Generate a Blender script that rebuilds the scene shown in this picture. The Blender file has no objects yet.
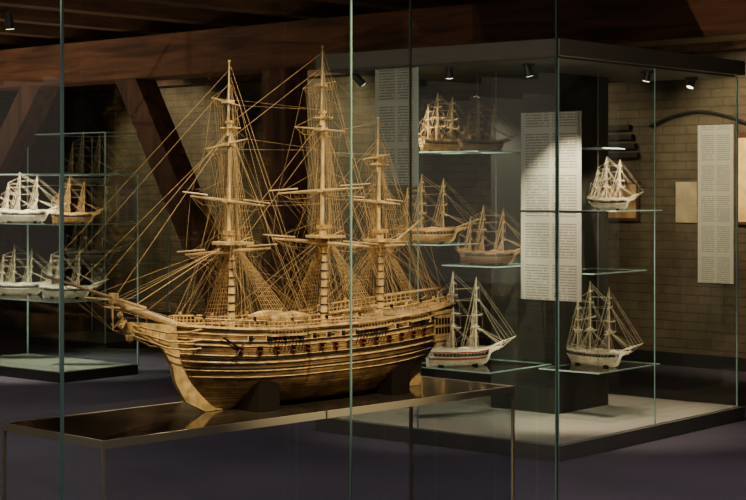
import bpy, math, random
from mathutils import Vector, Matrix
random.seed(4)
scene = bpy.context.scene
COL = scene.collection

# ------------------------------------------------------------------ materials
def mat_base(name):
    m = bpy.data.materials.new(name); m.use_nodes = True
    nt = m.node_tree; b = nt.nodes['Principled BSDF']
    return m, nt, b
def simple(name, col, rough=0.5, metal=0.0, noise=0.0, nscale=20, emis=0):
    m, nt, b = mat_base(name)
    b.inputs['Roughness'].default_value = rough; b.inputs['Metallic'].default_value = metal
    b.inputs['Base Color'].default_value = (*col, 1)
    if noise > 0:
        tc = nt.nodes.new('ShaderNodeTexCoord'); n = nt.nodes.new('ShaderNodeTexNoise')
        n.inputs['Scale'].default_value = nscale; n.inputs['Detail'].default_value = 4
        r = nt.nodes.new('ShaderNodeValToRGB')
        r.color_ramp.elements[0].position = .3; r.color_ramp.elements[1].position = .7
        r.color_ramp.elements[0].color = (*[c*(1-noise) for c in col], 1)
        r.color_ramp.elements[1].color = (*[min(1, c*(1+noise)) for c in col], 1)
        nt.links.new(tc.outputs['Object'], n.inputs['Vector']); nt.links.new(n.outputs['Fac'], r.inputs['Fac'])
        nt.links.new(r.outputs['Color'], b.inputs['Base Color'])
    if emis:
        b.inputs['Emission Color'].default_value = (*col, 1); b.inputs['Emission Strength'].default_value = emis
    return m
def planks(name, c1, c2, cm, sx, sy, rough=.45, uv=True, lo=.5, nsc=None):
    m, nt, b = mat_base(name)
    tc = nt.nodes.new('ShaderNodeTexCoord')
    br = nt.nodes.new('ShaderNodeTexBrick')
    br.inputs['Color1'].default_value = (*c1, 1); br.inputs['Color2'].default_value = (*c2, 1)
    br.inputs['Mortar'].default_value = (*cm, 1)
    br.inputs['Scale'].default_value = 1
    br.inputs['Brick Width'].default_value = sx; br.inputs['Row Height'].default_value = sy
    br.inputs['Mortar Size'].default_value = sy*.09; br.inputs['Mortar Smooth'].default_value = .3
    if uv:
        nt.links.new(tc.outputs['UV'], br.inputs['Vector'])
    else:
        sp = nt.nodes.new('ShaderNodeSeparateXYZ'); cb = nt.nodes.new('ShaderNodeCombineXYZ')
        nt.links.new(tc.outputs['Object'], sp.inputs[0])
        nt.links.new(sp.outputs['Y'], cb.inputs['X']); nt.links.new(sp.outputs['Z'], cb.inputs['Y'])
        nt.links.new(cb.outputs[0], br.inputs['Vector'])
    n = nt.nodes.new('ShaderNodeTexNoise'); n.inputs['Scale'].default_value = nsc or (14 if uv else 2.5)
    n.inputs['Detail'].default_value = 8; n.inputs['Roughness'].default_value = .65
    nt.links.new(tc.outputs['Object'], n.inputs['Vector'])
    mx = nt.nodes.new('ShaderNodeMix'); mx.data_type = 'RGBA'; mx.blend_type = 'MULTIPLY'
    rp = nt.nodes.new('ShaderNodeValToRGB')
    rp.color_ramp.elements[0].color = (lo, lo*.88, lo*.75, 1); rp.color_ramp.elements[1].color = (1.15, 1.1, 1.05, 1)
    rp.color_ramp.elements[0].position = .38; rp.color_ramp.elements[1].position = .62
    nt.links.new(n.outputs['Fac'], rp.inputs['Fac'])
    mx.inputs['Factor'].default_value = 1
    nt.links.new(br.outputs['Color'], mx.inputs['A']); nt.links.new(rp.outputs['Color'], mx.inputs['B'])
    nt.links.new(mx.outputs['Result'], b.inputs['Base Color'])
    bp = nt.nodes.new('ShaderNodeBump'); bp.inputs['Strength'].default_value = .6
    bp.inputs['Distance'].default_value = .005 if uv else .012; bp.invert = True
    nt.links.new(br.outputs['Fac'], bp.inputs['Height']); nt.links.new(bp.outputs['Normal'], b.inputs['Normal'])
    b.inputs['Roughness'].default_value = rough
    return m
def wood(name, c1, c2, axis=1, rough=.6):
    m, nt, b = mat_base(name)
    tc = nt.nodes.new('ShaderNodeTexCoord'); mp = nt.nodes.new('ShaderNodeMapping')
    s = [9, 9, 9]; s[axis] = .9; mp.inputs['Scale'].default_value = s
    n = nt.nodes.new('ShaderNodeTexNoise'); n.inputs['Scale'].default_value = 1.4; n.inputs['Detail'].default_value = 8
    n.inputs['Distortion'].default_value = .6
    r = nt.nodes.new('ShaderNodeValToRGB')
    r.color_ramp.elements[0].position = .32; r.color_ramp.elements[1].position = .7
    r.color_ramp.elements[0].color = (*c1, 1); r.color_ramp.elements[1].color = (*c2, 1)
    nt.links.new(tc.outputs['Object'], mp.inputs[0]); nt.links.new(mp.outputs[0], n.inputs['Vector'])
    nt.links.new(n.outputs['Fac'], r.inputs['Fac']); nt.links.new(r.outputs['Color'], b.inputs['Base Color'])
    bp = nt.nodes.new('ShaderNodeBump'); bp.inputs['Strength'].default_value = .4; bp.inputs['Distance'].default_value = .02
    nt.links.new(n.outputs['Fac'], bp.inputs['Height']); nt.links.new(bp.outputs['Normal'], b.inputs['Normal'])
    b.inputs['Roughness'].default_value = rough
    return m
def glass(name, tint=(.93, .97, .96), base=.045, gain=.5, gcol=(1, 1, 1)):
    m = bpy.data.materials.new(name); m.use_nodes = True; nt = m.node_tree; nt.nodes.clear()
    o = nt.nodes.new('ShaderNodeOutputMaterial'); t = nt.nodes.new('ShaderNodeBsdfTransparent')
    g = nt.nodes.new('ShaderNodeBsdfGlossy'); g.inputs['Roughness'].default_value = 0.0
    g.inputs['Color'].default_value = (*gcol, 1)
    t.inputs['Color'].default_value = (*tint, 1)
    lw = nt.nodes.new('ShaderNodeLayerWeight'); lw.inputs['Blend'].default_value = .5
    pw = nt.nodes.new('ShaderNodeMath'); pw.operation = 'POWER'; pw.inputs[1].default_value = 4
    ml = nt.nodes.new('ShaderNodeMath'); ml.operation = 'MULTIPLY_ADD'; ml.inputs[1].default_value = gain; ml.inputs[2].default_value = base
    mx = nt.nodes.new('ShaderNodeMixShader')
    nt.links.new(lw.outputs['Facing'], pw.inputs[0]); nt.links.new(pw.outputs[0], ml.inputs[0])
    nt.links.new(ml.outputs[0], mx.inputs[0]); nt.links.new(t.outputs[0], mx.inputs[1]); nt.links.new(g.outputs[0], mx.inputs[2])
    nt.links.new(mx.outputs[0], o.inputs[0])
    return m
def textpanel(name, paper, ink, w, lh=.009):
    """printed sheet: paragraphs of broken lines with margins (UV in metres, sheet width w)"""
    m, nt, b = mat_base(name)
    N = nt.nodes.new; Lk = nt.links.new
    def math_(op, a, v=None, v2=None):
        n = N('ShaderNodeMath'); n.operation = op; Lk(a, n.inputs[0])
        if v is not None:
            if hasattr(v, 'is_linked'): Lk(v, n.inputs[1])
            else: n.inputs[1].default_value = v
        if v2 is not None: n.inputs[2].default_value = v2
        return n.outputs[0]
    tc = N('ShaderNodeTexCoord'); sp = N('ShaderNodeSeparateXYZ'); Lk(tc.outputs['UV'], sp.inputs[0])
    lines = math_('GREATER_THAN', math_('PINGPONG', sp.outputs['Y'], lh), lh*.5)
    para = math_('LESS_THAN', math_('MODULO', sp.outputs['Y'], .27), .235)
    mp = N('ShaderNodeMapping'); mp.inputs['Scale'].default_value = (60, 22, 1); Lk(tc.outputs['UV'], mp.inputs[0])
    n = N('ShaderNodeTexNoise'); n.inputs['Scale'].default_value = 1; Lk(mp.outputs[0], n.inputs['Vector'])
    words = math_('GREATER_THAN', n.outputs['Fac'], .40)
    marg = math_('COMPARE', sp.outputs['X'], w/2, w/2-.035)
    gut = math_('SUBTRACT', math_('COMPARE', sp.outputs['X'], w/2, .012), 1.0)
    gut = math_('ABSOLUTE', gut)
    f = math_('MULTIPLY', lines, para); f = math_('MULTIPLY', f, words); f = math_('MULTIPLY', f, marg); f = math_('MULTIPLY', f, gut)
    mx = N('ShaderNodeMix'); mx.data_type = 'RGBA'
    mx.inputs['A'].default_value = (*paper, 1); mx.inputs['B'].default_value = (*ink, 1)
    Lk(f, mx.inputs['Factor']); Lk(mx.outputs['Result'], b.inputs['Base Color'])
    b.inputs['Roughness'].default_value = .7
    return m

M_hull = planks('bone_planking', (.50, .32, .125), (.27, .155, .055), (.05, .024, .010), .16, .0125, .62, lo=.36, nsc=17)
M_bone = simple('carved_bone', (.62, .42, .18), .55, 0, .5, 38)
M_spar = simple('bone_spar', (.72, .52, .26), .55, 0, .3, 40)
M_rope = simple('hemp_rigging', (.52, .35, .16), .8)
M_dark = simple('dark_stained_wood', (.014, .009, .006), .5)
M_red = simple('red_painted_port', (.20, .035, .015), .5)
M_redband = simple('red_painted_band', (.40, .05, .03), .5)
M_deck = simple('bone_deck', (.28, .17, .07), .6, 0, .3, 30)
M_brass = simple('brass_cannon', (.30, .17, .05), .35, .6)
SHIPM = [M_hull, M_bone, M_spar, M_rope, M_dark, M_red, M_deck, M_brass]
W_hull = planks('pale_bone_planking', (.93, .86, .71), (.88, .80, .64), (.45, .33, .2), .2, .02, lo=.8)
W_bone = simple('pale_bone', (.92, .85, .69), .4)
W_rope = simple('pale_rigging', (.72, .60, .41), .8)
W_spar = simple('pale_spar', (.88, .77, .56), .5)
PALE = [W_hull, W_bone, W_spar, W_rope, M_dark, M_redband, M_deck, M_brass]
T_hull = planks('amber_planking', (.80, .48, .16), (.70, .40, .12), (.2, .09, .03), .2, .02, lo=.7)
A_bone = simple('amber_bone', (.82, .52, .19), .4)
A_spar = simple('amber_spar', (.80, .54, .23), .5)
A_rope = simple('amber_rigging', (.60, .40, .18), .8)
AMBER = [T_hull, A_bone, A_spar, A_rope, M_dark, M_redband, M_deck, M_brass]
D_hull = simple('reflection_hull', (.18, .10, .045), .5)  # dark tone of ship reflections in the glass, put into solid colour
D_rope = simple('reflection_rigging', (.26, .17, .08), .8)
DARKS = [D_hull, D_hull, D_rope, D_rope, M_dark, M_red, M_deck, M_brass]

# ------------------------------------------------------------------ mesh builder
class MB:
    def __init__(s): s.v = []; s.f = []; s.m = []; s.uv = []
    def add(s, vs, fs, m, uvs=None):
        o = len(s.v); s.v += [tuple(v) for v in vs]
        for k, f in enumerate(fs):
            s.f.append([o+i for i in f]); s.m.append(m)
            s.uv.append([uvs[i] for i in f] if uvs else [(0, 0)]*len(f))
    def box(s, a, b, m=0):
        x0, y0, z0 = a; x1, y1, z1 = b
        vs = [(x0,y0,z0),(x1,y0,z0),(x1,y1,z0),(x0,y1,z0),(x0,y0,z1),(x1,y0,z1),(x1,y1,z1),(x0,y1,z1)]
        s.add(vs, [(0,3,2,1),(4,5,6,7),(0,1,5,4),(1,2,6,5),(2,3,7,6),(3,0,4,7)], m)
    def obox(s, c, ax, ay, az, m=0):
        c = Vector(c); ax = Vector(ax); ay = Vector(ay); az = Vector(az)
        vs = [c-ax-ay-az, c+ax-ay-az, c+ax+ay-az, c-ax+ay-az, c-ax-ay+az, c+ax-ay+az, c+ax+ay+az, c-ax+ay+az]
        s.add(vs, [(0,3,2,1),(4,5,6,7),(0,1,5,4),(1,2,6,5),(2,3,7,6),(3,0,4,7)], m)
    def tube(s, a, b, r0, r1=None, n=4, m=0, cap=True):
        a = Vector(a); b = Vector(b); r1 = r0 if r1 is None else r1
        d = b-a
        if d.length < 1e-6: return
        d.normalize(); up = Vector((0,0,1)) if abs(d.z) < .9 else Vector((1,0,0))
        p = d.cross(up).normalized(); q = d.cross(p)
        vs = []
        for c, r in ((a, r0), (b, r1)):
            for i in range(n):
                t = 2*math.pi*i/n; vs.append(c+p*(r*math.cos(t))+q*(r*math.sin(t)))
        fs = [(i, (i+1) % n, n+(i+1) % n, n+i) for i in range(n)]
        if cap: fs += [tuple(range(n-1, -1, -1)), tuple(range(n, 2*n))]
        s.add(vs, fs, m)
    def poly(s, pts, r, n=4, m=0):
        for a, b in zip(pts, pts[1:]): s.tube(a, b, r, r, n, m, False)
    def ball(s, c, r, m=0, sc=(1,1,1), n=8):
        vs = []; fs = []
        for i in range(n//2+1):
            ph = math.pi*i/(n//2)
            for j in range(n):
                th = 2*math.pi*j/n
                vs.append((c[0]+r*sc[0]*math.sin(ph)*math.cos(th), c[1]+r*sc[1]*math.sin(ph)*math.sin(th), c[2]+r*sc[2]*math.cos(ph)))
        for i in range(n//2):
            for j in range(n):
                fs.append((i*n+j, (i+1)*n+j, (i+1)*n+(j+1) % n, i*n+(j+1) % n))
        s.add(vs, fs, m)
    def prism(s, outline, axis, lo, hi, m=0):
        def mk(p, h):
            if axis == 1: return (p[0], h, p[1])
            if axis == 0: return (h, p[0], p[1])
            return (p[0], p[1], h)
        n = len(outline)
        vs = [mk(p, lo) for p in outline]+[mk(p, hi) for p in outline]
        fs = [tuple(range(n-1, -1, -1)), tuple(range(n, 2*n))]+[(i, (i+1) % n, n+(i+1) % n, n+i) for i in range(n)]
        s.add(vs, fs, m)
    def quad(s, p, m=0, w=1, h=1):
        s.add(p, [(0,1,2,3)], m, [(0,0),(w,0),(w,h),(0,h)])
    def obj(s, name, mats, loc=(0,0,0), rot=0, scale=1, smooth=False, parent=None):
        me = bpy.data.meshes.new(name); me.from_pydata(s.v, [], s.f)
        for m in mats: me.materials.append(m)
        uvl = me.uv_layers.new(name='UVMap'); k = 0
        flat = []
        for u in s.uv:
            for t in u: flat += [t[0], t[1]]
        uvl.data.foreach_set('uv', flat)
        me.polygons.foreach_set('material_index', s.m)
        if smooth: me.polygons.foreach_set('use_smooth', [True]*len(s.f))
        me.update()
        o = bpy.data.objects.new(name, me); COL.objects.link(o)
        o.location = loc; o.rotation_euler = (0, 0, rot)
        o.scale = scale if hasattr(scale, '__len__') else (scale,)*3
        if parent: o.parent = parent
        return o

# ------------------------------------------------------------------ frames (metres)
ANG_T = math.radians(45.5); TO = Vector((-.818, 5.0, 0))     # table / first vitrine
ANG_C = math.radians(50.0); CO = Vector((1.092, 9.635, 0))   # large vitrine
ANG_R = math.radians(47.0); RO = Vector((2.9, 14.7, 0))      # room
def W(fr, x, y, z=0):
    o, a = fr
    return Vector((o.x+x*math.cos(a)-y*math.sin(a), o.y+x*math.sin(a)+y*math.cos(a), z))
FT = (TO, ANG_T); FC = (CO, ANG_C); FR = (RO, ANG_R)

# ------------------------------------------------------------------ ship
H0 = .205
def sheer(s): return H0+.018*(1-s/.35)**2*(s < .35)+.03*max(0, (s-.5)/.5)**1.6
def stemx(t): return .035+.125*(1-t)**2.4
def hull_pt(s, t, side=1, off=0.0, BM=.135):
    xb = stemx(t)
    xs = .885+.100*t**1.5
    x = xb+(xs-xb)*s
    z = t*sheer(s)
    e = .26+.22*(1-t)
    if s < e: pb = max(0, 1-(1-s/e)**(2.7-.8*(1-t)))**(.54+.30*(1-t))
    else: pb = 1
    if s > .6:
        k = (s-.6)/.4
        end = .62*min(1, max(0, (t-.12)/.55))**.8+.02
        pb *= 1-(1-end)*k**(1.4+1.6*t)
    sec = (1-(1-min(1, t/.72))**2.6)**.62
    if t > .72: sec *= 1-.10*((t-.72)/.28)**1.5
    y = BM*pb*sec+.004+off
    return Vector((x, side*y, z))

def build_ship(name, mats, L, loc, rot, hs=1.0, rr=.0011, detail=2, stand=True, ports=14, port_m=5, bandm=None):
    b = MB(); r = rr/L
    YK = .92 if detail == 2 else 1.15
    NS, NT = (56, 24) if detail == 2 else (24, 10)
    for side in (1, -1):
        vs = []; uvs = []
        for i in range(NS+1):
            for j in range(NT+1):
                s_ = (i/NS)**1.5
                p = hull_pt(s_, j/NT, side); vs.append(p); uvs.append((p.x*1.4, j/NT*.36*1.0))
        fs = []
        for i in range(NS):
            for j in range(NT):
                q = (i*(NT+1)+j, (i+1)*(NT+1)+j, (i+1)*(NT+1)+j+1, i*(NT+1)+j+1)
                fs.append(q if side < 0 else q[::-1])
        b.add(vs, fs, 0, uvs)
        if detail == 2:
            wl = ((.42, .0018, 1), (.50, .0024, 1), (.53, .0016, 4), (.60, .0035, 1), (.655, .0030, 4), (.685, .0022, 1), (.80, .0030, 1), (.845, .0022, 4), (.862, .0022, 1), (.93, .0022, 1), (.965, .0018, 4), (1.0, .005, 1))
        else:
            wl = ((.58, .0030, 1), (.95, .0022, 1), (1.0, .0055, 1))
        for t, w, m in wl:
            pts = [hull_pt((k/36)**1.5, t, side, .001) for k in range(37)]
            for p, q in zip(pts, pts[1:]):
                b.tube(p, q, w, w, 4, m, False)
    if detail < 2:
        bd = ((.42, .54, 5), (.64, .82, 4), (.86, .93, 5)) if bandm else ((.66, .84, 4),)
        for side in (1, -1):
            for t0, t1, bm in bd:
                vs = []; n = 30; m_ = 4
                for k in range(n+1):
                    for j in range(m_+1): vs.append(hull_pt((k/n)**1.5, t0+(t1-t0)*j/m_, side, .004))
                fs = []
                for k in range(n):
                    for j in range(m_):
                        q = (k*(m_+1)+j, (k+1)*(m_+1)+j, (k+1)*(m_+1)+j+1, k*(m_+1)+j+1)
                        fs.append(q if side < 0 else q[::-1])
                b.add(vs, fs, bm)
    # transom
    tv = [hull_pt(1, j/NT, -1) for j in range(NT+1)]+[hull_pt(1, j/NT, 1) for j in range(NT, -1, -1)]
    b.add(tv, [tuple(range(len(tv)))], 1)
    for zz in (.14, .185):
        for k in range(-3, 4):
            x = .885+.100*(zz/.235)**1.5
            b.obox((x+.003, k*.02, zz), (.003, 0, .001), (0, .006, 0), (0, 0, .011), 4)
    # deck
    n = 24; dv = []
    for k in range(n+1):
        s_ = .01+.985*k/n
        for sd in (-1, 1):
            p = hull_pt(s_, .93, sd, -.003); p.y = p.y if abs(p.y) > .001 else 0; dv.append(p)
    b.add(dv, [(2*k, 2*k+2, 2*k+3, 2*k+1) for k in range(n)], 6)
    # keel, stem knee, rudder
    b.box((.14, -.006, 0), (.90, .006, .012), 1)
    out = [(stemx(t)+.012, t*sheer(0)) for t in [j/8 for j in range(9)]]
    fr = [(-.115, .240), (-.108, .222), (-.06, .196), (-.01, .168), (.018, .125), (.030, .08), (.062, .03), (.125, .0)]
    b.prism(out+fr, 1, -.006, .006, 1)
    b.prism([(.885, .0), (.925, .0), (.932, .06), (.925, .15), (.91, .15), (.893, .07)], 1, -.005, .005, 1)
    # beak rails + figurehead
    for sd in (1, -1):
        for t, zz in ((.98, .232), (.86, .218), (.76, .206)):
            p = hull_pt(.03, t, sd, .002); q = Vector((-.105, sd*.008, zz)); mid = (p+q)/2; mid.z -= .014
            b.poly([p, p*.6+mid*.4+Vector((0, 0, -.004)), mid, q*.6+mid*.4, q], .0025, 4, 1)
        for k in range(5):
            x = -.02-.018*k; b.tube((x, sd*(.03-.005*k), .185+.006*k), (x, sd*(.035-.005*k), .216+.003*k), .0016, None, 4, 1)
    b.tube((-.11, 0, .212), (-.13, 0, .240), .010, .012, 8, 1); b.tube((-.13, 0, .240), (-.134, 0, .252), .006, .005, 6, 1)
    b.ball((-.137, 0, .258), .0085, 1); b.ball((-.108, 0, .207), .013, 1, (1, .8, 1.4))
    for sd in (1, -1):
        b.tube((-.130, sd*.011, .243), (-.144, sd*.017, .227), .0035, .003, 5, 1)
        b.tube((-.144, sd*.017, .227), (-.157, sd*.010, .238), .003, .002, 5, 1)
    # gun ports + barrels
    for side in (1, -1):
        rows = ((.765, ports),) if detail < 2 else ((.745, ports), (.90, ports))
        for ri, (t, cnt) in enumerate(rows):
            for k in range(cnt):
                s_ = .12+.78*(k+.5*(ri % 2))/cnt
                p = hull_pt(s_, t, side, .002 if detail == 2 else .005); p2 = hull_pt(s_+.01, t, side, .002 if detail == 2 else .005)
                tx = (p2-p).normalized(); ny = Vector((-tx.y, tx.x, 0))*side
                if ny.y*side < 0: ny = -ny
                b.obox(p, tx*.0085, ny*.002, Vector((0, 0, .008)), 1 if ri or detail < 2 else port_m)
                b.obox(p+ny*.001, tx*.0065, ny*.002, Vector((0, 0, .0062)), 4)
                b.tube(p, p+ny*.020, .0028, .0022, 6, 7 if ri == 0 else 4)
                if detail == 2 and ri == 0:
                    b.obox(p+ny*.006+Vector((0, 0, .0115)), tx*.0070, ny*.005, Vector((0, 0, .0012)), 4 if k % 2 else port_m)
    # bulwark stanchions / open hammock rails
    nb = 60 if detail == 2 else 16
    for side in (1, -1):
        prev = None
        for k in range(nb+1):
            s_ = .02+.97*k/nb
            p = hull_pt(s_, 1.0, side, -.003); hgt = .018+.010*(s_ > .62)+.004*(s_ < .2)
            q = p+Vector((0, 0, hgt))
            b.tube(p, q, .0022, .0016, 4, 1)
            if detail == 2 and k % 4 == 1:
                b.obox(q+Vector((0, 0, .005)), (.003, 0, 0), (0, .003, 0), (0, 0, .005), 4 if k % 8 == 1 else 1)
            if prev:
                b.tube(prev, q, .0024, None, 4, 1, False)
                b.tube((prev+pp)/2, (p+q)/2, .0014, None, 4, 3, False)
            prev = q; pp = p
    # quarter galleries
    for side in (1, -1):
        base = hull_pt(.935, .8, side)
        c = Vector((base.x, base.y, .178))
        b.obox(c, (.034, 0, .002), (0, .010, 0), (0, 0, .030), 1)
        b.obox(c+Vector((0, 0, .037)), (.038, 0, .002), (0, .013, 0), (0, 0, .004), 1)
        b.obox(c-Vector((0, 0, .036)), (.030, 0, .002), (0, .008, 0), (0, 0, .006), 1)
        b.obox(c-Vector((0, side*.003, .048)), (.018, 0, .002), (0, .006, 0), (0, 0, .007), 1)
        for k in range(-2, 3):
            for dz in (-.013, .013):
                b.obox(c+Vector((k*.0125, side*.010, dz)), (.0045, 0, 0), (0, .001, 0), (0, 0, .009), 4)
    # deck furniture
    dz = .195
    for x in (.13, .30, .36, .60, .66, .80):
        b.box((x-.018, -.022, dz-.004), (x+.018, .022, dz+.01), 1); b.box((x-.013, -.017, dz+.01), (x+.013, .017, dz+.012), 4)
    b.tube((.56, 0, dz), (.56, 0, dz+.022), .010, .012, 8, 1)
    b.tube((.68, 0, dz), (.68, 0, dz+.022), .010, .012, 8, 1)
    for sd in (-1, 1):
        x0, x1, yy, zz = .31, .45, sd*.045, dz+.032
        for k in range(10):
            a = k/10; c = (k+1)/10
            ra = .014*math.sin(math.pi*min(.97, max(.03, a)))**.6; rc = .014*math.sin(math.pi*min(.97, max(.03, c)))**.6
            b.tube((x0+(x1-x0)*a, yy, zz), (x0+(x1-x0)*c, yy, zz), ra, rc, 8, 1, False)
        for k in range(2 if detail < 2 else 9):
            b.box((.2+k*.075, sd*.075-.006, dz), (.225+k*.075, sd*.075+.006, dz+.012), 5 if detail == 2 else 4)
    for sd in (-1, 1):
        b.tube((.965, sd*.05, .23), (1.01, sd*.05, .25), .003, .002, 4, 2)
    # anchors
    for sd in (-1, 1):
        p = hull_pt(.07, .9, sd, .012)
        b.tube(p, p+Vector((.045, sd*.012, -.03)), .0025, None, 4, 4)
        b.tube(p+Vector((.035, sd*.01, -.045)), p+Vector((.058, sd*.014, -.014)), .003, .003, 4, 4)
    def zz(z): return H0+(z-H0)*hs
    masts = [
        (.215, .415, .700, .865, ((.395, .150), (.520, .130), (.660, .075), (.765, .05))),
        (.545, .425, .735, .920, ((.410, .165), (.545, .145), (.705, .085), (.82, .055))),
        (.765, .410, .615, .740, ((.395, .100), (.515, .085), (.635, .050))),
    ]
    NR = 3 if detail < 2 else 5
    info = []
    for mi, (x, zt, zc, zk, yards) in enumerate(masts):
        rk = .02
        def mx(z, x=x): return x+rk*(z-.2)
        zt, zc, zk = zz(zt), zz(zc), zz(zk)
        b.tube((mx(.15), 0, .15), (mx(zt+.03), 0, zt+.03), .0100, .0075, 8, 2)
        for k in range(8):
            z = .225+(zt-.25)*k/8; b.tube((mx(z), 0, z), (mx(z), 0, z+.004), .0118, None, 8, 4 if detail == 2 else 2)
        b.tube((mx(zt-.02)-.012, 0, zt-.02), (mx(zc+.02)-.012, 0, zc+.02), .0062, .0045, 6, 2)
        b.tube((mx(zc-.02)-.02, 0, zc-.02), (mx(zk)-.02, 0, zk), .0040*YK, .0018*YK, 6, 2)
        b.ball((mx(zk)-.02, 0, zk), .004, 2)
        b.prism([(mx(zt)-.045, -.028), (mx(zt)-.03, -.045), (mx(zt)+.035, -.045), (mx(zt)+.035, .045), (mx(zt)-.03, .045), (mx(zt)-.045, .028)], 2, zt-.003, zt+.004, 1)
        for sd in (-1, 1):
            b.tube((mx(zt)-.03, sd*.042, zt), (mx(zt)+.03, sd*.042, zt+.018), .0012, None, 4, 1)
            b.tube((mx(zt), sd*.04, zt-.002), (mx(zt), sd*.006, zt-.035), .0016, None, 4, 1)
            b.tube((mx(zt)-.02, sd*.04, zt-.002), (mx(zt)-.01, sd*.006, zt-.035), .0016, None, 4, 1)
        b.box((mx(zt)-.02, -.014, zt+.022), (mx(zt)+.012, .014, zt+.032), 1)
        b.tube((mx(zc)-.015, -.026, zc), (mx(zc)-.015, .026, zc), .003, None, 4, 1)
        b.tube((mx(zc)-.035, -.012, zc), (mx(zc)+.012, -.012, zc), .002, None, 4, 1)
        b.tube((mx(zc)-.035, .012, zc), (mx(zc)+.012, .012, zc), .002, None, 4, 1)
        b.box((mx(zc)-.024, -.008, zc+.012), (mx(zc)-.008, .008, zc+.018), 1)
        ns = (10 if mi < 2 else 7) if detail == 2 else 4
        for sd in (-1, 1):
            feet = []
            for k in range(ns):
                xx = x-.008+(.115 if mi < 2 else .08)*k/(ns-1)
                sp = hull_pt(xx, .94, sd, .016); feet.append(sp)
                b.tube(sp, (mx(zt), sd*.008, zt+.005), r*.85, None, 3, 3, False)
                b.tube(sp, hull_pt(xx, .74, sd, .003), r*1.1, None, 3, 4, False)
                b.ball(sp+Vector((0, 0, .006)), .0035, 4, n=6) if detail == 2 else None
            c = (feet[0]+feet[-1])/2
            b.obox(c-Vector((0, sd*.006, .002)), (feet[-1]-feet[0])*.55, (0, .009, 0), (0, 0, .0018), 1)
            nr = 22 if detail == 2 else 7
            top = Vector((mx(zt), sd*.008, zt+.005))
            for k in range(1, nr):
                f = k/nr
                b.tube(feet[0].lerp(top, f), feet[-1].lerp(top, f), r*.5, None, 3, 3, False)
            tf = [Vector((mx(zt)-.012+.045*k/(NR-1), sd*.043, zt+.004)) for k in range(NR)]
            tt = Vector((mx(zc)-.012, sd*.004, zc))
            for p in tf:
                b.tube(p, tt, r*.65, None, 3, 3, False)
                b.tube(p, (mx(zt)+.0, sd*.008, zt-.06), r*.8, None, 3, 3, False)
            for k in range(1, 15 if detail == 2 else 6):
                f = k/(15 if detail == 2 else 6)
                b.tube(tf[0].lerp(tt, f), tf[-1].lerp(tt, f), r*.45, None, 3, 3, False)
            for k in range(2):
                b.tube((mx(zc)-.02+.02*k, sd*.024, zc), (mx(zk)-.02, 0, zk-.05), r*.6, None, 3, 3, False)
            off = .12 if mi < 2 else .085
            for k, zb in enumerate((zc, zc-.01, zk-.04, zk-.012)):
                b.tube(hull_pt(min(.98, x+off+.013*k), .97, sd, .014), (mx(zb)-.015, 0, zb), r*.7, None, 3, 3, False)
            if detail == 2:
                for k in range(26):
                    q = random.random(); zb = zt+(zc-zt)*q if random.random() < .6 else zt-.06*q
                    b.tube((mx(zb)-.012, sd*random.uniform(0, .03), zb),
                           hull_pt(min(.97, max(.03, x+random.uniform(-.16, .22))), 1.0, sd, -.004)+Vector((0, 0, .015)), r*.36, None, 3, 3, False)
        ang = (.10, .16, .07)[mi]
        ca, sa = math.cos(ang), math.sin(ang)
        ends = []
        for yi, (z, hl) in enumerate(yards):
            z = zz(z); xo = mx(z)-.018-.004*yi
            y_r = (.0064-.0012*yi)*YK
            tilt = (.012, -.008, .006)[mi]*(1 if yi % 2 else -1)
            E = []
            for sd in (-1, 1):
                e = Vector((xo-sd*hl*sa, sd*hl*ca, z+sd*tilt)); c = Vector((xo, 0, z)); E.append(e)
                mid = c.lerp(e, .5)
                b.tube(c, mid, y_r, y_r*.85, 6, 2); b.tube(mid, e, y_r*.85, y_r*.4, 6, 2)
                b.tube(e, (mx(z)-.012, 0, z+(.06 if yi < 2 else .045)), r*.65, None, 3, 3, False)
                b.poly([c+Vector((0, 0, -.004)), c.lerp(e, .3)+Vector((.003, 0, -.018)), c.lerp(e, .7)+Vector((.003, 0, -.018)), e], r*.7, 3, 3)
                for q in (.3, .5, .7): b.tube(c.lerp(e, q), c.lerp(e, q)+Vector((.003, 0, -.018)), r*.6, None, 3, 3, False)
                if detail == 2:
                    for q in (.25, .45, .65, .85):
                        b.tube(c.lerp(e, q), (mx(z), sd*.01, z-.09), r*.36, None, 3, 3, False)
                        b.tube(c.lerp(e, q), (mx(zt), sd*.02, zt) if yi else (x+.03, sd*.03, .23), r*.36, None, 3, 3, False)
            ends.append((E, z))
            b.obox((xo+.008, 0, z), (.012, 0, 0), (0, .012, 0), (0, 0, .004), 2)
            if yi < 2:
                for sd in (0, 1):
                    e = E[sd]; c = Vector((xo, 0, z)); a_ = c.lerp(e, .5)+Vector((-.004, 0, .009)); b_ = c.lerp(e, 1.18)+Vector((-.004, 0, .009))
                    b.tube(a_, b_, .0024, .0015, 5, 2)
        for i in range(len(ends)-1):
            for sd in (0, 1):
                b.tube(ends[i][0][sd], ends[i+1][0][sd], r*.5, None, 3, 3, False)
        info.append((x, mx, zt, zc, zk, ends))
    for mi in range(3):
        x, mx, zt, zc, zk, ends = info[mi]
        for i, (E, z) in enumerate(ends):
            for sd in (0, 1):
                sg = -1 if sd == 0 else 1
                if mi < 2:
                    x2, mx2, zt2, zc2, zk2, e2 = info[mi+1]
                    tgt = (mx2(z), 0, min(zk2-.02, z-.01)) if i else (mx2(.3)-.01, sg*.02, .30*1)
                else:
                    x2, mx2, zt2, zc2, zk2, e2 = info[1]
                    tgt = (mx2(z), 0, z+.01)
                b.tube(E[sd], tgt, r*.5, None, 3, 3, False)
                if i < 2 and detail == 2: b.tube(E[sd], (min(.98, x+.27), sg*.1, .235), r*.5, None, 3, 3, False)
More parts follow.
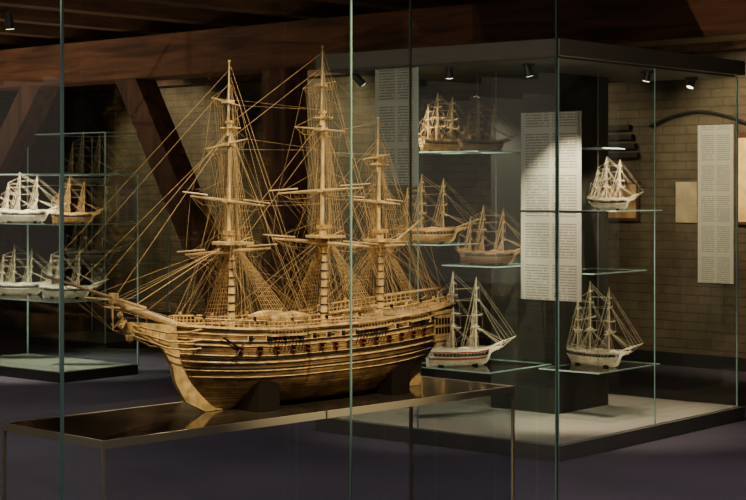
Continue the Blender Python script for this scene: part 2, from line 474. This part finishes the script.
    # bowsprit
    B0 = Vector((.06, 0, .215)); B1 = Vector((-.16, 0, .293)); B2 = Vector((-.362, 0, .364))
    b.tube(B0, B1, .010, .0075, 8, 2); b.tube(B0.lerp(B1, .55)+Vector((0, 0, .012)), B2, .0055, .0025, 6, 2)
    b.box((-.162, -.012, .288), (-.150, .012, .312), 2)
    ds = Vector((-.158, 0, .222)); b.tube(B1, ds, .003, .002, 5, 2)
    for p in (B2, B2.lerp(B1, .35), Vector((.03, 0, .16)), Vector((.03, .06, .2)), Vector((.03, -.06, .2))):
        b.tube(ds, p, r*.7, None, 3, 3, False)
    for k in (.55, .75): b.tube(B0.lerp(B1, k), (-.045, 0, .185), r*1.2, None, 3, 3, False)
    for k, (cx, hl) in enumerate(((-.12, .085), (-.2, .055))):
        cz = B0.lerp(B2, (.06-cx)/.422).z-.006
        b.tube((cx, -hl, cz), (cx, 0, cz), .002, .0035, 5, 2); b.tube((cx, hl, cz), (cx, 0, cz), .002, .0035, 5, 2)
        for sd in (-1, 1):
            b.tube((cx, sd*hl, cz), (B2.x, 0, B2.z), r*.6, None, 3, 3, False)
            b.tube((cx, sd*hl, cz), hull_pt(.04, 1, sd), r*.6, None, 3, 3, False)
            b.tube((cx, sd*hl, cz), (info[0][1](.4), 0, info[0][2]), r*.5, None, 3, 3, False)
    fx, fm, ft, fc, fk, _ = info[0]
    tgts = [(B0.lerp(B1, .75), ft, 1.2), (B0.lerp(B1, .9), ft, .9), (B1, fc, .7), (B1.lerp(B2, .3), fc, .6), (B1.lerp(B2, .55), fc-.01, .5),
            (B1.lerp(B2, .8), fk-.05, .5), (B2, fk-.015, .5)]
    for p, z, k in tgts: b.tube(p, (fm(z)-.012, 0, z), r*k, None, 3, 3, False)
    for a in (1, 2):
        x, mx, zt, zc, zk, _ = info[a]; x0, m0, zt0, zc0, zk0, _ = info[a-1]
        for (z1, z2, dx) in ((zt, .235, -.03), (zt-.01, .235, .02), (zc, zt0+.01, 0), (zc-.04, zt0-.03, 0), (zk-.05, zc0-.02 if a == 1 else zt0+.1, 0), (zk-.01, zc0+.02 if a == 1 else zc0-.04, 0)):
            b.tube((mx(z1)-.012, 0, z1), (m0(z2)+dx, 0, z2), r*.75, None, 3, 3, False)
    x, mx, zt, zc, zk, _ = info[2]
    g = (x+.18, 0, zz(.47)); bo = (1.01, 0, .275)
    b.tube((mx(.36), 0, zz(.375)), g, .004, .002, 6, 2); b.tube((mx(.27), 0, .262), bo, .0045, .0025, 6, 2)
    for sd in (-1, 1):
        b.tube(g, (.965, sd*.06, .24), r*.7, None, 3, 3, False); b.tube(bo, (mx(zt), sd*.03, zt), r*.7, None, 3, 3, False)
    for z in (zt+.02, zc-.02): b.tube(g, (mx(z), 0, z), r*.7, None, 3, 3, False)
    if stand:
        for cx in (.25, .735):
            top = .055 if detail == 2 else .042
            arc = [(cx-.036, 0)]+[(cx-.036*math.cos(a), top+.036*math.sin(a)) for a in [math.pi*k/12 for k in range(13)]]+[(cx+.036, 0)]
            hw = .108 if detail == 2 else .05
            b.prism(arc, 1, -hw, hw, 4)
    o = b.obj(name, mats, (loc[0], loc[1], loc[2]), rot, L)
    return o

p = W(FT, .47, .295)
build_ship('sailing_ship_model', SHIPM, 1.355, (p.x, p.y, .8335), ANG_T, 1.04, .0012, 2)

# ------------------------------------------------------------------ table
M_top = simple('smoked_glass_top', (.045, .034, .025), .07, 0, .3, 3)
M_frame = simple('brushed_brass_frame', (.62, .53, .40), .4, .2)
M_glass = glass('display_glass')
M_glassT = glass('table_side_glass', (.80, .80, .82), .05, .4)
M_edge = simple('glass_edge_green', (.24, .42, .38), .2)
b = MB(); TL, TW = 1.95, .55
b.box((.008, .008, .812), (TL-.008, TW-.008, .832), 0)
for a, c in (((0, 0, .808), (TL, .008, .8335)), ((0, TW-.008, .808), (TL, TW, .8335)), ((0, 0.008, .808), (.008, TW-.008, .8335)), ((TL-.008, 0.008, .808), (TL, TW-.008, .8335))):
    b.box(a, c, 1)
for x in (0, TL-.010):
    for y in (0, TW-.010): b.box((x, y, .0455), (x+.010, y+.010, .808), 1)
for a in (((.012, .006, .05), (TL-.012, .006, .05), (TL-.012, .006, .808), (.012, .006, .808)), ((TL-.006, .012, .05), (TL-.006, TW-.012, .05), (TL-.006, TW-.012, .808), (TL-.006, .012, .808))):
    b.quad(a, 2)
b.obj('display_table', [M_top, M_frame, M_glassT], TO, ANG_T)

# ------------------------------------------------------------------ vitrines
def vitrine(name, fr, x0, x1, y0, y1, z0, z1, joints=(), ew=.006, base=None, top=None, mats=None, sides='xXyY', edgem=None):
    b = MB()
    if 'y' in sides: b.quad([(x0, y0, z0), (x1, y0, z0), (x1, y0, z1), (x0, y0, z1)], 0)
    if 'Y' in sides: b.quad([(x1, y1, z0), (x0, y1, z0), (x0, y1, z1), (x1, y1, z1)], 0)
    if 'x' in sides: b.quad([(x0, y1, z0), (x0, y0, z0), (x0, y0, z1), (x0, y1, z1)], 0)
    if 'X' in sides: b.quad([(x1, y0, z0), (x1, y1, z0), (x1, y1, z1), (x1, y0, z1)], 0)
    for x in (x0, x1):
        for y in (y0, y1): b.box((x-ew/2, y-ew/2, z0), (x+ew/2, y+ew/2, z1), 1)
    for (jx, jy) in joints: b.box((jx-ew*.35, jy-ew*.35, z0), (jx+ew*.35, jy+ew*.35, z1), 1)
    if base: b.box(base[0], base[1], 2)
    if top: b.box(top[0], top[1], 3)
    return b.obj(name, mats, fr[0], fr[1])
M_plinth = simple('grey_plinth', (.10, .095, .085), .5, 0, .1, 4)
M_black = simple('black_lacquer', (.022, .022, .022), .35)
M_column = simple('charcoal_column', (.036, .035, .029), .4, 0, .15, 2)
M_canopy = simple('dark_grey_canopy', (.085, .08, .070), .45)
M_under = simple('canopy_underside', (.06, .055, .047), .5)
vitrine('glass_vitrine', FT, -.253, 2.02, -.15, .62, .04, 2.7, [(.909, -.15)], .008,
        base=((-.30, -.20, 0), (2.07, .67, .045)), mats=[M_glass, M_edge, M_black, M_black])

CU, CV = 2.3, 1.92
b = MB()
b.box((0, 0, .0), (CU, CV, .09), 2)
b.box((.03, .03, .09), (CU-.03, CV-.03, .094), 5)
b.box((0, 0, 2.377), (CU, CV, 2.476), 3)
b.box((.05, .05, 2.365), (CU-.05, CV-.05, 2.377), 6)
x0, x1, y0, y1 = .04, CU-.04, .04, CV-.04
b.quad([(x0, y0, .09), (x1, y0, .09), (x1, y0, 2.377), (x0, y0, 2.377)], 0)
b.quad([(x1, y1, .09), (x0, y1, .09), (x0, y1, 2.377), (x1, y1, 2.377)], 0)
b.quad([(x0, y1, .09), (x0, y0, .09), (x0, y0, 2.377), (x0, y1, 2.377)], 0)
b.quad([(x1, y0, .09), (x1, y1, .09), (x1, y1, 2.377), (x1, y0, 2.377)], 0)
for x in (x0, x1):
    for y in (y0, y1): b.box((x-.005, y-.005, .094), (x+.005, y+.005, 2.365), 1)
b.box((1.15-.003, y0-.003, .094), (1.15+.003, y0+.003, 2.365), 1)
b.box((x0-.003, 1.09-.003, .094), (x0+.003, 1.09+.003, 2.365), 1)
b.box((1.11, .76, .094), (1.75, 1.30, 2.365), 4)
M_base_top = simple('linen_plinth_top', (.21, .195, .165), .7)
b.obj('display_case', [M_glass, M_edge, M_plinth, M_canopy, M_column, M_base_top, M_under], CO, ANG_C)

M_shelf = glass('shelf_glass', (.80, .90, .88), .08, .5)
def shelf(x0, x1, y0, y1, z, rods=()):
    b = MB()
    b.quad([(x0, y0, z), (x1, y0, z), (x1, y1, z), (x0, y1, z)], 0)
    e = .008
    b.box((x0-e/2, y0-e/2, z-e), (x1+e/2, y0+e/2, z), 1); b.box((x0-e/2, y1-e/2, z-e), (x1+e/2, y1+e/2, z), 1)
    b.box((x0-e/2, y0+e/2, z-e), (x0+e/2, y1-e/2, z), 1); b.box((x1-e/2, y0+e/2, z-e), (x1+e/2, y1-e/2, z), 1)
    for rx, ry in rods: b.tube((rx, ry, z-.001), (rx, ry, 2.37), .0016, None, 5, 2)
    return b
M_edge2 = simple('shelf_edge_green', (.36, .52, .46), .15)
M_steel = simple('steel_cable', (.2, .2, .18), .4, .5)
def shelf_obj(*a, fr=FC, **k): return shelf(*a, **k).obj('glass_shelf', [M_shelf, M_edge2, M_steel], fr[0], fr[1])
shelf_obj(.62, 1.10, 1.05, 1.72, 1.845, rods=((.64, 1.70), (.64, 1.07)))
shelf_obj(.62, 1.10, 1.38, 1.86, 1.222, rods=((.64, 1.84),))
shelf_obj(.62, 1.10, .90, 1.34, 1.09, rods=((.64, .92),))
shelf_obj(.40, 1.10, .80, 1.50, .43)
shelf_obj(.90, 1.65, .30, .755, .42, rods=((.92, .32),))
shelf_obj(.90, 1.55, .34, .755, 1.053)
shelf_obj(1.18, 1.75, .34, .755, 1.453)
shelf_obj(1.18, 1.45, .45, .755, 1.867)

def ship_at(fr, x, y, z, L, rotdeg, mats, hs=1.0, mid=.42, **k):
    a = fr[1]+math.radians(rotdeg)
    c = W(fr, x, y)
    lx = c.x-mid*L*math.cos(a); ly = c.y-mid*L*math.sin(a)
    return build_ship('sailing_ship_model', mats, L, (lx, ly, z), a, hs, k.pop('rr', .0014), 1, **k)
ship_at(FC, .86, 1.52, 1.846, .38, 165, AMBER, 1.2)
ship_at(FC, .86, 1.17, 1.846, .34, 150, DARKS, 1.1)  # dark model standing in for a ship's reflection in the glass
ship_at(FC, .84, 1.62, 1.223, .46, 140, AMBER, 1.15)
ship_at(FC, .86, 1.12, 1.091, .40, 130, DARKS, 1.1)  # another dark model in place of a faint reflection
ship_at(FC, .62, 1.18, .431, .50, 150, PALE, 1.45, bandm=5)
ship_at(FC, 1.26, .54, .421, .48, 84, PALE, 1.34)
ship_at(FC, 1.44, .54, 1.454, .34, 84, PALE, 1.2)

PAPER = (.30, .295, .25); INK = (.14, .135, .115)
def panel(name, fr, pts, paper=PAPER, ink=INK, th=.004):
    b = MB(); w = (Vector(pts[1])-Vector(pts[0])).length; h = (Vector(pts[3])-Vector(pts[0])).length
    m = textpanel('printed_text', paper, ink, w)
    b.quad(pts, 0, w, h)
    n = (Vector(pts[1])-Vector(pts[0])).cross(Vector(pts[3])-Vector(pts[0])).normalized()*th
    q = [tuple(Vector(p_)-n) for p_ in pts]
    vs = list(pts)+q
    b.add(vs, [(7, 6, 5, 4), (0, 4, 5, 1), (1, 5, 6, 2), (2, 6, 7, 3), (3, 7, 4, 0)], 0)
    return b.obj(name, [m], fr[0], fr[1])
panel('text_panel', FC, [(.050, 1.45, 1.62), (.050, 1.10, 1.62), (.050, 1.10, 2.36), (.050, 1.45, 2.36)])
panel('text_panel', FC, [(.88, .89, .87), (.88, .42, .87), (.88, .42, 1.44), (.88, .89, 1.44)])
panel('text_panel', FC, [(.88, .89, 1.455), (.88, .42, 1.455), (.88, .42, 2.095), (.88, .89, 2.095)])
panel('text_panel', FR, [(-.012, .0, .76), (-.012, -.36, .76), (-.012, -.36, 2.157), (-.012, 0, 2.157)], (.50, .48, .42), (.30, .29, .25), .008)
M_pic = simple('amber_print', (.95, .62, .24), .6, 0, .3, 8); M_wfr = simple('walnut_frame', (.09, .04, .02), .4)
def framed(y0, y1, z0, z1, m):
    b = MB(); f = .025
    b.box((-.03, y0, z0), (0, y0+f, z1), 1); b.box((-.03, y1-f, z0), (0, y1, z1), 1)
    b.box((-.03, y0+f, z0), (0, y1-f, z0+f), 1); b.box((-.03, y0+f, z1-f), (0, y1-f, z1), 1)
    b.box((-.015, y0+f, z0+f), (0, y1-f, z1-f), 0)
    return b.obj('picture_frame', [m, M_wfr], RO, ANG_R)
framed(-.9, -.385, 1.28, 2.07, M_pic)
framed(.62, 1.06, 1.30, 1.66, simple('brown_print', (.45, .26, .11), .6, 0, .4, 9))
M_sheet = simple('parchment', (.38, .30, .19), .8, 0, .25, 7)
b = MB(); b.box((-.012, .01, 1.29), (-.001, .23, 1.655), 0); b.box((-.016, .03, 1.31), (-.012, .21, 1.46), 0); b.obj('wall_document', [M_sheet], RO, ANG_R)
b = MB()
for k in range(4): b.box((-.05, .62+.03*k, 1.88+.085*k), (0, 1.0+.02*k, 1.925+.085*k), 0)
b.obj('wall_slat_rack', [M_black], RO, ANG_R)
b = MB()
pts = [(-.02, -.5+1.0*k/16, 2.16+.12*math.sin(math.pi*k/16)) for k in range(17)]
b.poly(pts, .016, 6, 0); b.obj('wall_arch_strip', [M_black], RO, ANG_R)

# ------------------------------------------------------------------ left cases
def small_case(origin, u, v, h, shelves):
    fr = (Vector(origin), ANG_C)
    b = MB()
    b.box((0, 0, 0), (u, v, .08), 2)
    b.quad([(0, 0, .08), (u, 0, .08), (u, 0, h), (0, 0, h)], 0); b.quad([(0, v, .08), (0, 0, .08), (0, 0, h), (0, v, h)], 0)
    b.quad([(u, 0, .08), (u, v, .08), (u, v, h), (u, 0, h)], 0)
    for x in (0, u):
        for y in (0, v): b.box((x-.006, y-.006, .08), (x+.006, y+.006, h), 1)
    for x in (0, u): b.box((x-.005, 0, h-.01), (x+.005, v, h), 1)
    for y in (0, v): b.box((0, y-.005, h-.01), (u, y+.005, h), 1)
    b.box((.02, .02, .08), (u-.02, v-.02, .085), 3)
    for z in shelves:
        b.quad([(0.01, .01, z), (u-.01, .01, z), (u-.01, v-.01, z), (.01, v-.01, z)], 4)
        b.box((.01, .01, z-.008), (u-.01, .018, z), 1); b.box((.01, .01, z-.008), (.018, v-.01, z), 1)
    b.obj('display_case', [M_glass, M_edge2, M_black, M_base_top, M_shelf], origin, ANG_C)
    return fr
F3 = small_case((-2.568, 13.54, 0), .85, 1.5, 1.72, (.66, 1.30))
F4 = small_case((-2.62, 16.15, 0), .85, 1.2, 2.15, (.85, 1.63))
ship_at(F3, .40, .95, 1.301, .46, 130, PALE, 1.05)
ship_at(F3, .42, 1.05, .661, .46, 130, PALE, 1.05)
ship_at(F3, .42, .40, .661, .44, 130, PALE, 1.2)
ship_at(F3, .45, .35, 1.301, .38, 130, AMBER, 1.2)
ship_at(F4, .35, .65, 1.631, .50, 130, PALE, 1.25)
ship_at(F4, .35, .60, .851, .50, 130, PALE, 1.25)
panel('text_panel', F3, [(.60, -.012, 1.32), (.82, -.012, 1.32), (.82, -.012, 1.63), (.60, -.012, 1.63)])

# ------------------------------------------------------------------ room
M_brickR = planks('painted_brick', (.120, .098, .062), (.102, .083, .053), (.080, .065, .043), .25, .08, .75, uv=False, lo=.5, nsc=1.6)
M_plaster = simple('ceiling_plaster', (.42, .36, .30), .8, 0, .15, 2)
M_beam = wood('old_pine_beam', (.055, .021, .010), (.20, .078, .034), 1)
M_joist = wood('old_pine_joist', (.045, .022, .013), (.14, .066, .034), 0)
M_post = wood('old_pine_post', (.042, .017, .009), (.14, .060, .030), 2)
m, nt, bs = mat_base('violet_carpet')
tc = nt.nodes.new('ShaderNodeTexCoord'); n1 = nt.nodes.new('ShaderNodeTexNoise'); n1.inputs['Scale'].default_value = 60; n1.inputs['Detail'].default_value = 6
n2 = nt.nodes.new('ShaderNodeTexNoise'); n2.inputs['Scale'].default_value = .9; n2.inputs['Detail'].default_value = 5
ad = nt.nodes.new('ShaderNodeMath'); ad.operation = 'ADD'
rp = nt.nodes.new('ShaderNodeValToRGB'); rp.color_ramp.elements[0].position = .75/2; rp.color_ramp.elements[1].position = .65
rp.color_ramp.elements[0].color = (.028, .023, .040, 1); rp.color_ramp.elements[1].color = (.066, .053, .086, 1)
hf = nt.nodes.new('ShaderNodeMath'); hf.operation = 'MULTIPLY'; hf.inputs[1].default_value = .5
for n_ in (n1, n2): nt.links.new(tc.outputs['Object'], n_.inputs['Vector'])
nt.links.new(n1.outputs['Fac'], ad.inputs[0]); nt.links.new(n2.outputs['Fac'], ad.inputs[1]); nt.links.new(ad.outputs[0], hf.inputs[0])
nt.links.new(hf.outputs[0], rp.inputs[0]); nt.links.new(rp.outputs[0], bs.inputs['Base Color']); bs.inputs['Roughness'].default_value = .85
M_carpet = m
X0, Y0, Y1 = -20, -13, 14
b = MB(); b.box((X0, Y0, -.1), (.2, Y1, 0)); b.obj('floor', [M_carpet], RO, ANG_R)
b = MB(); b.box((0, Y0, 0), (.2, Y1, 3.25)); b.obj('wall_back', [M_brickR], RO, ANG_R)
b = MB(); b.box((X0, Y1, 0), (.2, Y1+.2, 3.25)); b.obj('wall_left', [M_brickR], RO, ANG_R)
b = MB(); b.box((X0, Y0-.2, 0), (.2, Y0, 3.25)); b.obj('wall_right', [M_brickR], RO, ANG_R)
b = MB(); b.box((X0, Y0, 3.25), (.2, Y1, 3.35)); b.obj('ceiling', [M_plaster], RO, ANG_R)
b = MB(); b.box((-.02, Y0, 0), (0, Y1, .12)); b.obj('baseboard_back', [M_black], RO, ANG_R)
y = Y0+.5; b = MB()
while y < Y1-.3:
    b.box((X0+.1, y, 3.08), (0, y+.2, 3.25)); y += 1.05
b.obj('ceiling_joists', [M_joist], RO, ANG_R)
b = MB(); b.box((-.22, Y0, 2.8), (0, Y1, 3.0)); b.obj('wall_plate_beam', [M_joist], RO, ANG_R)
# timber frame: girder, posts and braces in one
b = MB(); b.box((-3.06, Y0, 2.62), (-2.66, Y1, 3.0), 0)
b.box((-3.0, 2.2, 0), (-2.72, 2.48, 2.62), 1); b.box((-3.0, 9.0, 0), (-2.72, 9.28, 2.62), 1)
def brace(y0, z0, y1, z1, w=.26):
    d = Vector((y1-y0, z1-z0)).normalized(); k = w/2/abs(d.y)
    b.prism([(y0-k, z0), (y0+k, z0), (y1+k, z1), (y1-k, z1)], 0, -2.98, -2.74, 1)
brace(2.72, 0, 4.37, 2.62); brace(8.1, 0, 5.88, 2.62)
b.obj('timber_frame', [M_beam, M_post], RO, ANG_R)

# ------------------------------------------------------------------ lights
M_lens = simple('lamp_lens', (1, .85, .6), .3, 0, 0, 1, 6)
def aim(o, tgt):
    d = Vector(tgt)-o.location; o.rotation_euler = d.to_track_quat('-Z', 'Y').to_euler()
def spot(loc, tgt, pw, size=50, blend=.6, col=(1, .78, .5), rad=.03):
    l = bpy.data.lights.new('spot_lamp', 'SPOT'); l.energy = pw; l.spot_size = math.radians(size); l.spot_blend = blend
    l.color = col; l.shadow_soft_size = rad
    o = bpy.data.objects.new('spot_lamp', l); COL.objects.link(o); o.location = loc; aim(o, tgt); return o
def fixture(loc, tgt, zc):
    d = (Vector(tgt)-Vector(loc)).normalized(); b = MB()
    k = .12 if zc > 3 else .075
    b.tube(-d*k-d*.03, -d*.03, k*.3, k*.36, 12, 0); b.tube(-d*k*1.2-d*.03, -d*k-d*.03, k*.18, k*.3, 12, 0)
    b.tube(-d*.03, -d*.027, k*.30, None, 12, 1)
    b.tube(-d*k*.8, (-d.x*k*.8, -d.y*k*.8, zc-loc[2]-.012), .006, None, 6, 0)
    b.box((-d.x*k*.8-.04, -d.y*k*.8-.02, zc-loc[2]-.02), (-d.x*k*.8+.04, -d.y*k*.8+.02, zc-loc[2]), 0)
    b.obj('track_spotlight', [M_black, M_lens], loc)
def lamp(loc, tgt, pw, size, zc, **k):
    spot(loc, tgt, pw, size, **k); fixture(loc, tgt, zc)
warm = (1, .77, .47)
ship_c = W(FT, 1.1, .3, 1.15)
lamp((.9, 4.1, 2.95), (ship_c.x-.1, ship_c.y, 1.3), 430, 34, 3.25, col=warm)
lamp((-1.5, 4.2, 2.95), (ship_c.x-.3, ship_c.y-.2, 1.4), 180, 34, 3.25, col=warm)
lamp((-.9, 7.4, 2.95), (ship_c.x, ship_c.y, 1.3), 330, 40, 3.25, col=warm)
for (x, y, tx, ty, tz, pw) in ((.35, .45, 1.2, .55, .6, 210), (1.3, .2, 1.35, .55, 1.0, 130), (2.05, .3, 1.5, .55, .9, 60),
                               (.25, 1.0, .6, 1.2, .6, 190), (.25, 1.7, .9, 1.5, 1.7, 75), (2.1, 1.6, 1.8, 1.4, .5, 40)):
    L0 = W(FC, x, y, 2.27); T0 = W(FC, tx, ty, tz)
    lamp(tuple(L0), tuple(T0), pw, 62, 2.365, col=(1, .81, .56), rad=.02)
for fr, x, y, pw in ((F3, .45, .75, 520), (F4, .4, .6, 560)):
    L0 = W(fr, x-.6, y-.1, 2.75); lamp(tuple(L0), tuple(W(fr, x, y, 1.0)), pw, 50, 3.25, col=(1, .86, .64))
lamp((-3.10, 14.1, 2.93), tuple(W(F3, .4, .9, 1.0)), 400, 50, 3.25, col=(1, .86, .64))
for y, z, pw in ((-.7, 1.6, 250), (1.2, 1.5, 80), (4.6, 1.8, 220), (7.2, 1.8, 200), (-3.2, 1.5, 90)):
    L0 = W(FR, -1.7, y, 2.85); lamp(tuple(L0), tuple(W(FR, 0, y, z)), pw, 75, 3.25, col=(1, .80, .50))
for (x, y, z, pw) in ((0.4, 7.8, 2.9, 150), (-2.0, 9.5, 2.9, 120), (2.6, 8.0, 2.9, 120), (-.6, 3.6, 2.9, 60), (-3.2, 12, 2.9, 140), (4.5, 9, 2.9, 100)):  # added unseen overhead spots, pointing down to lift the ambient level
    spot((x, y, z), (x, y+.01, 0), pw, 120, .9, (1, .88, .80), .04)
# added unseen fill spots near the floor, brightening the timber ceiling
for (x, y, tx, ty, pw) in ((-6.2, 6.0, -4.6, 5.2, 380), (-6.5, 8.5, -4.6, 7.5, 260), (-7.5, -3.5, -4.4, -1.0, 300), (-9.5, -1, -4.5, 2, 200)):
    L0 = W(FR, x, y, .3); spot(tuple(L0), tuple(W(FR, tx, ty, 3.1)), pw, 85, .9, (1, .82, .62), .04)
w = bpy.data.worlds.new('world'); scene.world = w; w.use_nodes = True
w.node_tree.nodes['Background'].inputs[0].default_value = (1, .84, .68, 1); w.node_tree.nodes['Background'].inputs[1].default_value = .38

cd = bpy.data.cameras.new('camera'); cam = bpy.data.objects.new('camera', cd); COL.objects.link(cam)
cam.location = (0, 0, 1.6); cam.rotation_euler = (math.radians(90), 0, 0)
cd.sensor_width = 36; cd.lens = 36*1650/746; cd.shift_y = -62/746; cd.clip_end = 100
scene.camera = cam
